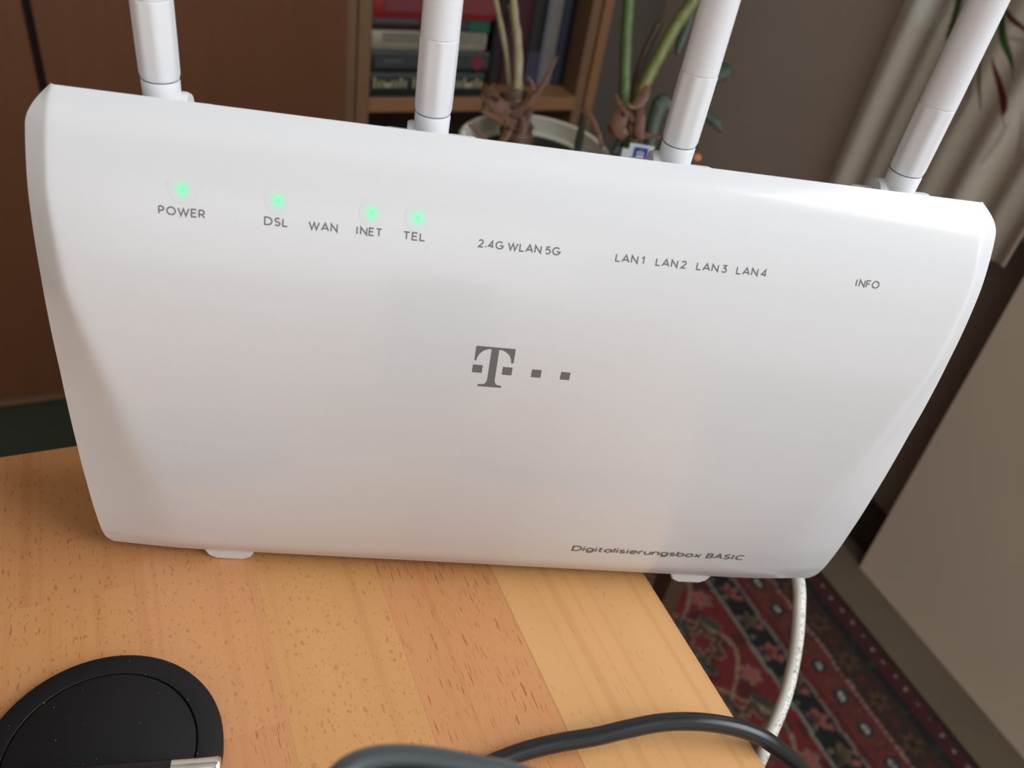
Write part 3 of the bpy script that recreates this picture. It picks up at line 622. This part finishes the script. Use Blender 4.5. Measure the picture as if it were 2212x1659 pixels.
# lettering: geometric stroke glyphs, laid on the curved face
def arc(cx_, cy_, rx, ry, a0, a1, n=14): return [(cx_+rx*math.cos(R(a0+(a1-a0)*i/n)), cy_+ry*math.sin(R(a0+(a1-a0)*i/n))) for i in range(n+1)]
G = {
'P': (.62, [[(0, 0), (0, 1)], [(0, 1), (.28, 1)]+arc(.28, .72, .28, .28, 90, -90)+[(0, .44)]]),
'O': (1.0, [arc(.5, .5, .48, .5, 0, 360, 32)]),
'W': (1.25, [[(0, 1), (.33, 0), (.62, .95), (.91, 0), (1.25, 1)]]),
'E': (.58, [[(.56, 1), (0, 1), (0, 0), (.58, 0)], [(0, .52), (.50, .52)]]),
'R': (.66, [[(0, 0), (0, 1)], [(0, 1), (.30, 1)]+arc(.30, .71, .29, .29, 90, -90)+[(0, .42)], [(.32, .42), (.64, 0)]]),
'D': (.80, [[(0, 0), (0, 1), (.32, 1)]+arc(.32, .5, .48, .5, 90, -90, 20)+[(0, 0)]]),
'S': (.62, [arc(.32, .745, .27, .255, 35, 180, 10)+arc(.30, .27, .29, .235, 90, 90, 1)[:0]+[(.08, .66), (.14, .56), (.32, .5), (.50, .44), (.59, .36)]+arc(.31, .27, .28, .27, 10, -150, 12)]),
'L': (.52, [[(0, 1), (0, 0), (.52, 0)]]),
'A': (.90, [[(0, 0), (.45, 1), (.90, 0)], [(.15, .30), (.75, .30)]]),
'N': (.76, [[(0, 0), (0, 1), (.76, 0), (.76, 1)]]),
'I': (.26, [[(.10, 0), (.10, 1)]]),
'T': (.68, [[(0, 1), (.68, 1)], [(.34, 1), (.34, 0)]]),
'F': (.54, [[(.54, 1), (0, 1), (0, 0)], [(0, .50), (.48, .50)]]),
'B': (.64, [[(0, 0), (0, 1), (.32, 1)]+arc(.32, .76, .24, .24, 90, -90)+[(0, .52)], [(.32, .52)]+arc(.34, .26, .28, .26, 90, -90)+[(0, 0)]]),
'C': (.84, [arc(.5, .5, .48, .5, 48, 312, 28)]),
'G': (.95, [arc(.5, .5, .48, .5, 45, 350, 28)+[(.97, .46), (.56, .46)]]),
'.': (.12, [[(.06, 0), (.06, .17)]]),
'1': (.26, [[(0, .82), (.24, 1), (.24, 0)]]),
'2': (.58, [arc(.29, .72, .27, .28, 165, -30, 12)+[(0, 0), (.58, 0)]]),
'3': (.58, [[(.03, 1), (.50, 1), (.24, .60)]+arc(.27, .31, .29, .31, 75, -150, 14)]),
'4': (.66, [[(.48, 0), (.48, 1), (0, .26), (.66, .26)]]),
'5': (.58, [[(.52, 1), (.10, 1), (.05, .56)]+arc(.27, .33, .29, .33, 115, -145, 16)]),
'i': (.06, [[(.03, 0), (.03, .70)], [(.03, .90), (.03, 1.04)]]),
'l': (.06, [[(.03, 0), (.03, 1.02)]]),
't': (.36, [[(.12, .95), (.12, .18), (.20, .02), (.36, .02)], [(0, .70), (.36, .70)]]),
'g': (.66, [arc(.33, .35, .31, .34, 0, 360, 24), [(.66, .70), (.66, 0)]+arc(.34, 0, .32, .26, 0, -150, 10)]),
'a': (.66, [arc(.33, .35, .31, .34, 0, 360, 24), [(.66, .70), (.66, 0)]]),
's': (.48, [arc(.25, .52, .21, .18, 40, 180, 8)+[(.10, .40), (.25, .355), (.42, .30)]+arc(.24, .185, .22, .185, 20, -155, 10)]),
'e': (.66, [[(.04, .37), (.64, .37)]+arc(.33, .35, .31, .35, 8, 318, 24)]),
'r': (.32, [[(0, 0), (0, .70)], [(0, .36), (.05, .56), (.16, .68), (.32, .69)]]),
'u': (.58, [[(0, .70), (0, .30)]+arc(.28, .29, .28, .29, 180, 360, 12)+[(.58, .70)], [(.58, .35), (.58, 0)]]),
'n': (.58, [[(0, 0), (0, .70)], [(0, .40)]+arc(.29, .40, .29, .30, 180, 0, 12)+[(.58, 0)]]),
'b': (.66, [arc(.34, .35, .31, .34, 0, 360, 24), [(0, 1.02), (0, 0)]]),
'o': (.68, [arc(.34, .35, .33, .35, 0, 360, 24)]),
'x': (.56, [[(0, 0), (.56, .70)], [(0, .70), (.56, 0)]]),
}
def ribbon(P, w_, closed=False):
    n = len(P); out = []
    P = [Vector((p[0], p[1])) for p in P]
    P2 = [P[0]]
    for p in P[1:]:
        if (p-P2[-1]).length > 1e-4: P2.append(p)
    P = P2; n = len(P); L_, R_ = [], []
    for i in range(n):
        d0 = (P[i]-P[i-1]).normalized() if i > 0 else ((P[0]-P[n-2]).normalized() if closed else None)
        d1 = (P[i+1]-P[i]).normalized() if i < n-1 else ((P[1]-P[0]).normalized() if closed else None)
        if d0 is None: d0 = d1
        if d1 is None: d1 = d0
        n0 = Vector((-d0.y, d0.x)); n1 = Vector((-d1.y, d1.x)); mn = (n0+n1)
        if mn.length < .3: mn = n0
        mn.normalize(); k = 1/max(.38, mn.dot(n0))
        q = P[i]
        if not closed and i == 0 : q = q-d1*w_*.0
        L_.append(q+mn*w_/2*k); R_.append(q-mn*w_/2*k)
    return L_, R_
def lettering(text, x0, x1, zb, cap, wt=.20, track=.31, space=.36, words=None, label=None):
    pen = 0; items = []
    for ch in text:
        if ch == ' ': pen += space; continue
        adv, st = G[ch]; items.append((pen, st)); pen += adv+track
    total = pen-track; sx = (x1-x0)/total; wt_ = wt
    vv, ff = [], []
    for off, st in items:
        for pl in st:
            P = [((off+p[0])*sx, p[1]*cap) for p in pl]
            closed = (Vector(P[0])-Vector(P[-1])).length < 1e-5 and len(P) > 6
            Q = []
            for a_, b_ in zip(P[:-1], P[1:]):
                ns = max(1, int((Vector(b_)-Vector(a_)).length/.0012)); Q += [(a_[0]+(b_[0]-a_[0])*k/ns, a_[1]+(b_[1]-a_[1])*k/ns) for k in range(ns)]
            Q.append(P[-1]); L_, R_ = ribbon(Q, wt_*cap, closed)
            s = len(vv)
            for l_, r_ in zip(L_, R_):
                for q in (l_, r_): vv.append(loc(x0+q[0], float(Ff(-(zb+q[1])))-.00004, zb+q[1]))
            for i in range(len(L_)-1): ff.append((s+2*i, s+2*i+2, s+2*i+3, s+2*i+1))
    o_ = pydata('lettering', vv, ff, M['print'], rt, smooth=False); tag(o_, label or 'grey printed word '+text); return o_
ZL, CL = -.11470, .00182
for tx, a_, b_ in (('POWER', -.10155, -.09005), ('DSL', -.07475, -.06890), ('WAN', -.06325, -.05595), ('INET', -.05090, -.04415), ('TEL', -.03830, -.03255), ('2.4G', -.01780, -.01110), ('WLAN', -.00965, -.00055), ('5G', .00090, .00480),
                   ('LAN 1', .02085, .02890), ('LAN 2', .03255, .04120), ('LAN 3', .04450, .05330), ('LAN 4', .05640, .06530), ('INFO', .09280, .10005)):
    lettering(tx, a_, b_, ZL, CL, space=.26)
lettering('Digitalisierungsbox', .03140, .03140+.0486, -.23355, .00310, wt=.25, track=.24, label='grey printed product name at the bottom edge')
lettering('BASIC', .0826, .09665, -.23355, .00310, wt=.25, track=.26)
# the T mark and its squares
def patch(name, rows, label=None):
    """rows: list of (z, x0, x1)"""
    vv, ff = [], []
    for z, a_, b_ in rows: vv += [loc(a_, float(Ff(-z))-.00005, z), loc(b_, float(Ff(-z))-.00005, z)]
    for i in range(len(rows)-1): ff.append((2*i, 2*i+1, 2*i+3, 2*i+2))
    return vv, ff
parts = []
lz = lambda a_, b_, n=8: [a_+(b_-a_)*i/n for i in range(n+1)]
parts.append([(z, -.01490, -.00338) for z in lz(-.14365, -.14435, 2)])
rowsL, rowsR = [], []
for i in range(21):
    a_ = R(90*(1-i/20)); z = -.14850+.00415*math.sin(a_)
    rowsL.append((z, -.01495, -.01035-.00400*math.cos(a_))); rowsR.append((z, -.00812+.00405*math.cos(a_), -.00335))
parts += [rowsL, rowsR, [(z, -.01035, -.00812) for z in lz(-.14435, -.1545, 12)]]
fl = []
for i in range(13):
    t_ = i/12; z = -.1545-.0022*math.sin(R(90*t_)); e_ = .0013*(1-math.cos(R(90*t_)))+.0013*max(0, t_-.7)/.3*.6
    fl.append((z, -.01035-e_, -.00812+e_))
parts += [fl, [(z, -.01295, -.00592) for z in lz(-.15668, -.15745, 2)]]
for a_, b_ in ((-.01520, -.01228), (-.00630, -.00340), (.00250, .00537), (.01131, .01416)): parts.append([(z, a_, b_) for z in lz(-.14998, -.15268, 3)])
vv, ff = [], []
for pr in parts:
    v_, f_ = patch('x', pr); s = len(vv); vv += v_; ff += [tuple(q+s for q in f) for f in f_]
tag(pydata('emblem', vv, ff, M['print'], rt, smooth=False), 'grey letter T emblem with four small squares')
# dust specks on the cover
b = bmesh.new()
for (px_, py_) in ((-.0995, -.1075), (-.0820, -.1148), (-.028, -.1080), (.013, -.223), (.0135, -.2245), (.007, -.1185), (.021, -.113)):
    c_ = Vector(loc(px_, float(Ff(-py_))-.00002, py_)); bmesh.ops.create_icosphere(b, subdivisions=1, radius=.00010, matrix=Matrix.Translation(c_))
o = obj('dust_speck', b, M['gap'], rt); o['kind'] = 'stuff'

# ================================================================ CABLES
def side_attr(o_, C_pts, dirv):
    me = o_.data; d = Vector(dirv).normalized(); val = []
    for v in me.vertices: val.append(max(0., min(1., (v.normal.dot(d)-.68)*6)))
    a_ = me.attributes.new('side', 'FLOAT', 'POINT'); a_.data.foreach_set('value', val)
wp = [at(1724, 1251, .385), at(1726, 1317, .383), at(1721, 1385, .380), at(1711, 1445, .378), at(1699, 1495, .374), at(1683, 1541, .370), at(1662, 1590, .366), at(1643, 1638, .362)]
back = Vector(UW*(RU+.115)+NW*.262+Vector((0, 0, TZ+.026)))
st0 = Vector(UW*(RU+.10)+NW*.2455+Vector((0, 0, TZ+.026)))
wpts = [st0, back, back*.45+wp[0]*.55+Vector((0, 0, .014))]+wp+[at(1600, 1740, .372), at(1560, 1900, .42), Vector((.20, -.08, .45)), Vector((.22, -.12, .15)), Vector((.30, -.10, .0142)), Vector((.45, -.25, .0142))]
v_, f_ = tube(wpts, .00295, 20, 10)
wc = pydata('network_cable', v_, f_, M['wcable']); side_attr(wc, wpts, RT*.55+UP*.1-FWD*.75)
tag(wc, 'white network cable with tiny print hanging from the router past the table edge', 'cable')
bp = [at_z(1010, 1672, .7432), at_z(1080, 1642, .7436), at_z(1142, 1620, .7445), at_z(1215, 1603, .7455), at_z(1287, 1591, .747), at_z(1350, 1576, .7485), at_z(1428, 1561, .750), at_z(1506, 1559, .751), at_z(1584, 1570, .750), at_z(1642, 1591, .747), at_z(1682, 1618, .742), at_z(1722, 1652, .734), at_z(1765, 1700, .720), at_z(1800, 1770, .69)]
bp += [Vector((.165, -.02, .60)), Vector((.19, -.06, .30)), Vector((.26, -.10, .06)), Vector((.34, -.14, .0142)), Vector((.50, -.34, .0142))]
v_, f_ = tube(bp, .0029, 20, 10)
tag(pydata('power_cable', v_, f_, M['cable']), 'black rubber cable arching across the table and over its right edge', 'cable')

# ================================================================ BLACK DISC AND PEN
dc = empty('round_base', (-.0301, .1424, TZ), label='flat round black plastic base lying on the table at lower left', cat='base')
v_, f_ = lathe([(.0270, .0008), (.0325, .0), (.0335, .0008), (.0336, .0040), (.0332, .0052), (.0324, .0058), (.0266, .0060), (.0264, .0058), (.0264, .0040), (.0262, .0008)], 96)
vs2, fs2 = v_, [f for f in f_[:-2]]; n = 96
for i in range(n): fs2.append((9*n+i, 9*n+(i+1) % n, (i+1) % n, i))
smooth_angle(pydata('outer_ring', vs2, fs2, M['blackpl'], dc), 40)
v_, f_ = lathe([(.0001, .0), (.0250, .0), (.0260, .0006), (.02605, .0055), (.0259, .0060), (.0256, .0062), (.0001, .0062)], 96)
v_ = [(p[0], p[1], p[2]) for p in v_]; smooth_angle(pydata('centre_disc', v_, f_, M['blackpl'], dc), 40)
p1 = at_z(476, 1656, TZ+.0062+.0031); p2 = at_z(371, 1664, TZ+.0062+.0031); dv = (p2-p1).normalized(); dv.z = 0; dv.normalize(); Lc = (p2-p1).length
pen = empty('pen', p1-Vector((0, 0, .0031)), label='black pen with a chrome tip resting on the round black base', cat='pen')
def along(t_): return tuple(dv*t_+Vector((0, 0, .0031)))
v_, f_ = tube([along(0), along(.0004), along(.001), along(Lc*.5), along(Lc-.0002), along(Lc)], lambda q: .0025 if q < .05 else (.00275 if q < .3 else .0029+.0002*q), 28, 0)
smooth_angle(pydata('chrome_tip', v_, f_, M['chrome'], pen), 50)
v_, f_ = tube([along(Lc), along(Lc+.0005), along(Lc+.03), along(Lc+.085), along(Lc+.0905)], lambda q: .0030 if q < .9 else .0024, 28, 0)
smooth_angle(pydata('barrel', v_, f_, M['penblack'], pen), 50)
b = bmesh.new(); bmesh.ops.create_icosphere(b, subdivisions=1, radius=.0001)
# pale dust on the disc
b.free(); b = bmesh.new()
for i in range(70):
    a_, r_ = random.uniform(0, 6.28), .0325*math.sqrt(random.random()); s_ = random.uniform(.00006, .00017)
    bmesh.ops.create_icosphere(b, subdivisions=1, radius=s_, matrix=Matrix.Translation((r_*math.cos(a_), r_*math.sin(a_), .0061)))
o = obj('dust', b, M['tagw'], dc); o['kind'] = 'stuff'

# ================================================================ FOREGROUND DEVICE
hf = Vector((-math.sin(YAW), math.cos(YAW), 0)); c0 = at(1030, 1606, .140); c0 -= hf*.0150
dev = empty('desk_device', (c0.x, c0.y, TZ), YAW, label='blurred dark grey rounded plastic device with a grooved top in the foreground', cat='device')
def superell(a_, b_, n_, N=72): 
    out = []
    for i in range(N):
        t_ = 2*math.pi*i/N; c_, s_ = math.cos(t_), math.sin(t_); out.append((math.copysign(abs(c_)**(2/n_), c_)*a_, math.copysign(abs(s_)**(2/n_), s_)*b_))
    return out
def stack(levels, A, B, n_=3.2, N=72):
    vv, ff = [], []
    for ins, z in levels:
        for p in superell(A-ins, B-ins, n_, N): vv.append((p[0], p[1], z-.0016*(p[0]/A)**2-.10*p[0]*(z > .05)*0))
    for j in range(len(levels)-1):
        for i in range(N): k = (i+1) % N; ff.append((j*N+i, j*N+k, (j+1)*N+k, (j+1)*N+i))
    ff.append(tuple(range(N))[::-1]); ff.append(tuple((len(levels)-1)*N+i for i in range(N))); return vv, ff
HD = c0.z-TZ
v_, f_ = stack([(.004, .0016), (.0005, .004), (0, .02), (0, HD-.005), (.0006, HD-.0022), (.0018, HD-.0006), (.0030, HD), (.0042, HD-.0006), (.0046, HD-.0022)], .0250, .0150)
smooth_angle(pydata('body', v_, f_, M['device'], dev), 60)
v_, f_ = stack([(.0046, HD-.0030), (.0047, HD-.0020), (.0062, HD-.0020)], .0250, .0150); pydata('groove', v_, f_, M['groove'], dev)
v_, f_ = stack([(.0062, HD-.0026), (.0062, HD-.0014), (.0072, HD-.0006), (.010, HD-.0002)], .0250, .0150); smooth_angle(pydata('top_panel', v_, f_, M['device'], dev), 60)

# ================================================================ PLANTS
SX, SY, SZ = .405, .585, .57
ps = empty('plant_stand', (SX, SY, 0), label='dark low wooden stand behind the router carrying the potted plants', cat='stand')
obj('stand_top', box(-.20, .20, -.115, .115, SZ-.022, SZ, .004), M['standwood'], ps)
for sx in (-1, 1):
    for sy in (-1, 1): obj('leg', box(sx*.17-.014, sx*.17+.014, sy*.085-.014, sy*.085+.014, .0095, SZ-.022, .002), M['standwood'], ps)
# cream pot with the stump
pc = Vector((.326, .613)); rim = .066; ph = .7105-SZ
pl = empty('potted_stump', (pc.x, pc.y, SZ), label='cream pot with a brown fibrous stump and two pale dead stems', cat='plant')
v_, f_ = lathe([(.0001, 0), (.045, 0), (.048, .004), (.060, ph-.02), (.066, ph-.015), (.0665, ph-.002), (.064, ph), (.0605, ph-.001), (.0595, ph-.014), (.0001, ph-.016)], 64)
smooth_angle(pydata('pot', v_, f_, M['pot'], pl), 40)
v_, f_ = lathe([(.0001, ph-.030), (.0575, ph-.030), (.0575, ph-.0158), (.04, ph-.012), (.0001, ph-.010)], 40); pydata('soil', v_, f_, M['soil'], pl)
bp_ = Vector((pc.x, pc.y, SZ))
def rel(px_, py_, dd, base=bp_): return at(px_, py_, dd)-base
DD = .735
tr = [Vector((.0, .0, ph-.02)), rel(1118, 320, DD), rel(1116, 280, DD), rel(1112, 240, DD), rel(1110, 205, DD)]
tr[0] = Vector((tr[1].x, tr[1].y, ph-.02))
v_, f_ = tube(tr, lambda q: .0155-.003*q+.0012*math.sin(q*40), 20, 10); vv = []
for i, p in enumerate(v_): vv.append(Vector(p)*1+Vector((random.uniform(-1, 1), random.uniform(-1, 1), random.uniform(-1, 1)))*.0008)
pydata('stump', vv, f_, M['trunk'], pl)
for pts_, rr in (([rel(1108, 225, DD), rel(1103, 190, DD), rel(1096, 130, DD), rel(1083, 60, DD), rel(1070, 0, DD), rel(1055, -80, DD), rel(1040, -170, DD)], .0034), ([rel(1117, 215, DD-.006), rel(1119, 150, DD-.006), rel(1118, 90, DD-.006), rel(1112, 40, DD-.006), rel(1109, 0, DD-.006), rel(1106, -80, DD-.006)], .0048), ([rel(1122, 190, DD), rel(1120, 120, DD), rel(1112, 70, DD), rel(1104, 30, DD), rel(1100, 10, DD)], .0028)):
    v_, f_ = tube(pts_, lambda q, rr=rr: rr*(1-.35*q)*(1+.08*math.sin(q*30)), 12, 8); pydata('dead_stem', v_, f_, M['drypale'], pl)
nrm = -FWD
for pts_, ws in (([(1105, 250), (1070, 232), (1050, 208), (1062, 202), (1080, 215)], (.010, .018, .016, .010, .003)),
                 ([(1110, 245), (1140, 225), (1165, 195), (1185, 160), (1205, 120)], (.008, .011, .008, .006, .002)),
                 ([(1120, 275), (1085, 262), (1055, 248), (1040, 240)], (.014, .014, .009, .003)),
                 ([(1100, 260), (1095, 290), (1075, 320), (1060, 345)], (.012, .012, .008, .003)),
                 ([(1118, 240), (1145, 215), (1150, 185), (1140, 165)], (.010, .010, .006, .002)),
                 ([(1125, 290), (1140, 255), (1150, 235)], (.012, .010, .004)),
                 ([(1100, 235), (1075, 215), (1060, 190), (1072, 180)], (.010, .009, .005, .002)),
                 ([(1080, 330), (1045, 300), (1020, 275), (1010, 272)], (.006, .005, .006, .003)),
                 ([(1115, 320), (1128, 285), (1128, 250)], (.014, .011, .006))):
    v_, f_ = leaf([rel(a_, b_, DD-.012-.002*i) for i, (a_, b_) in enumerate(pts_)], [q*.62 for q in ws], nrm, .9); pydata('dried_leaf', v_, f_, M['dry'], pl)
# dark pot with two green stalks
DE = .685
q0 = at(1352, 300, DE+.015); p2c = Vector((.462, .585))
gp = empty('potted_cane_plant', (p2c.x, p2c.y, SZ), label='dark pot with two green cane stalks and dried brown sheaths', cat='plant')
b2 = Vector((p2c.x, p2c.y, SZ)); ph2 = .105
v_, f_ = lathe([(.0001, 0), (.038, 0), (.040, .003), (.052, ph2-.012), (.056, ph2-.011), (.0565, ph2), (.053, ph2), (.051, ph2-.012), (.0001, ph2-.014)], 48)
smooth_angle(pydata('pot', v_, f_, M['pot2'], gp), 40)
v_, f_ = lathe([(.0001, ph2-.03), (.049, ph2-.03), (.0495, ph2-.0138), (.0001, ph2-.008)], 40); pydata('soil', v_, f_, M['soil'], gp)
r2 = lambda a_, b_, d_=DE: at(a_, b_, d_)-b2
def cane(pts_, r_, mat, nodes):
    v_, f_ = tube(pts_, lambda q: r_*(1+.10*max(0, math.cos(q*nodes*2*math.pi))**8), 16, 10); return pydata('cane', v_, f_, mat, gp)
base_ = Vector((0, 0, ph2-.012)); j0 = r2(1362, 300)
cane([base_+Vector((j0.x-base_.x, j0.y-base_.y, 0))*.6, j0, r2(1355, 262), r2(1349, 225), r2(1350, 150), r2(1354, 60), r2(1358, 0), r2(1362, -90), r2(1362, -190)], .0047, M['stalk'], 9)
cane([j0+Vector((.002, 0, -.02)), r2(1368, 270), r2(1378, 225), r2(1392, 185), r2(1420, 130), r2(1455, 65), r2(1485, 20), r2(1512, -20), r2(1560, -110), r2(1590, -200)], .0052, M['stalk_y'], 10)
v_, f_ = tube([j0, r2(1365, 230, .70), r2(1378, 160, .70), r2(1400, 100, .70), r2(1425, 50, .70)], .0035, 12, 8); pydata('cane', v_, f_, M['trunk'], gp)
for pts_, ws in (([(1330, 205), (1340, 228), (1358, 252), (1375, 268)], (.003, .006, .007, .005)),
                 ([(1400, 185), (1392, 205), (1380, 225), (1366, 232), (1356, 226)], (.006, .013, .013, .008, .003)),
                 ([(1372, 232), (1366, 255), (1364, 280), (1366, 292)], (.008, .008, .007, .004)),
                 ([(1352, 235), (1340, 255), (1335, 280), (1350, 300)], (.010, .018, .020, .012)),
                 ([(1378, 225), (1382, 255), (1380, 290), (1385, 305)], (.006, .012, .012, .008)),
                 ([(1250, 240), (1265, 243), (1280, 262), (1292, 290), (1300, 320)], (.003, .008, .007, .006, .005)),
                 ([(1312, 272), (1322, 285), (1336, 294)], (.003, .006, .003)),
                 ([(1366, 298), (1385, 294), (1410, 296), (1430, 300)], (.006, .008, .006, .003))):
    v_, f_ = leaf([r2(a_, b_, DE-.012-.001*i) for i, (a_, b_) in enumerate(pts_)], [q*.66 for q in ws], nrm, .9); pydata('dried_leaf', v_, f_, M['dry'], gp)
for pts_, ws in (([(1420, 330), (1480, 260), (1520, 185), (1560, 155), (1582, 158)], (.008, .012, .014, .018, .006)),
                 ([(1420, 340), (1490, 270), (1520, 248), (1545, 265), (1558, 285)], (.006, .009, .010, .010, .003)),
                 ([(1400, 330), (1410, 270), (1425, 225), (1440, 205)], (.010, .012, .014, .005)),
                 ([(1360, 330), (1350, 300), (1325, 330)], (.012, .012, .006)),
                 ([(1505, -60), (1490, 30), (1470, 90), (1462, 118)], (.004, .010, .008, .003)),
                 ([(1265, 235), (1258, 270), (1250, 310), (1245, 340)], (.003, .006, .007, .006))):
    v_, f_ = leaf([r2(a_, b_, DE+.03) for a_, b_ in pts_], ws, nrm, .3); pydata('leaf', v_, f_, M['leafd'], gp)
v_, f_ = leaf([r2(a_, b_, DE+.03) for a_, b_ in ((1422, 232), (1436, 222), (1446, 214))], (.010, .014, .006), nrm, .3); pydata('leaf', v_, f_, M['succ'], gp)
v_, f_ = leaf([r2(a_, b_, DE) for a_, b_ in ((1501, 345), (1505, 341), (1514, 337))], (.004, .007, .004), nrm, .3); pydata('dried_leaf', v_, f_, flat('orange_leaf', (.45, .15, .05), .6), gp)
for k in range(9):                                                # crown of strap leaves above the frame
    top = r2(1362, -190) if k < 5 else r2(1590, -200); a_ = k*1.37; dr = Vector((math.cos(a_), math.sin(a_), 0))
    v_, f_ = leaf([top, top+dr*.03+Vector((0, 0, .04)), top+dr*.09+Vector((0, 0, .05)), top+dr*.14+Vector((0, 0, .01))], (.008, .014, .012, .002), (0, 0, 1), .3); pydata('leaf', v_, f_, M['leafd'], gp)
# plant tag with the blue emblem
DT = .60
tg = empty('plant_tag', at(1385, 330, DT), label='white rounded plastic tag with a blue emblem standing behind the router', cat='tag')
tb0 = at(1385, 330, DT); e1_ = (at(1420, 312, DT)-at(1352, 309, DT)); wd = e1_.length; ex_ = e1_.normalized(); ex_.z = 0; ex_.normalize(); ez_ = Vector((0, 0, 1)); ey_ = ez_.cross(ex_)
b = box(-wd/2-.0025, wd/2+.0015, -.0009, .0009, 0, .024, .0); 
bmesh.ops.bevel(b, geom=[e for e in b.edges if abs(e.verts[0].co.z-e.verts[1].co.z) < 1e-6 and abs(e.verts[0].co.x-e.verts[1].co.x) < 1e-6], offset=.0045, segments=5, affect='EDGES')
mt = Matrix((ex_, -ey_ if False else ey_, ez_)).transposed().to_4x4()
topz = at(1385, 308, DT).z; tg.location = Vector((tb0.x, tb0.y, topz-.024)); tg.matrix_world = Matrix.Translation(tg.location) @ mt
obj('plate', b, M['tagw'], tg)
obj('stake', box(-.003, .003, -.0008, .0008, -(topz-.024-SZ)+.0005, .002), M['tagw'], tg)
sq = .0098
obj('emblem', box(-sq/2-.0005, sq/2-.0005, -.0014, -.0010 if False else -.0006, .0105, .0225), M['blue'], tg)
b = bmesh.new()
for k in range(3): box(-.0028+k*.0020-.0005, -.0028+k*.0020+.0006-.0001, -.0017, -.0013, .0170, .0198+(k == 1)*.0008, bm=b)
box(-.0034, .0022, -.0017, -.0013, .0140, .0165, bm=b)
obj('emblem_crown', b, M['tagw'], tg)
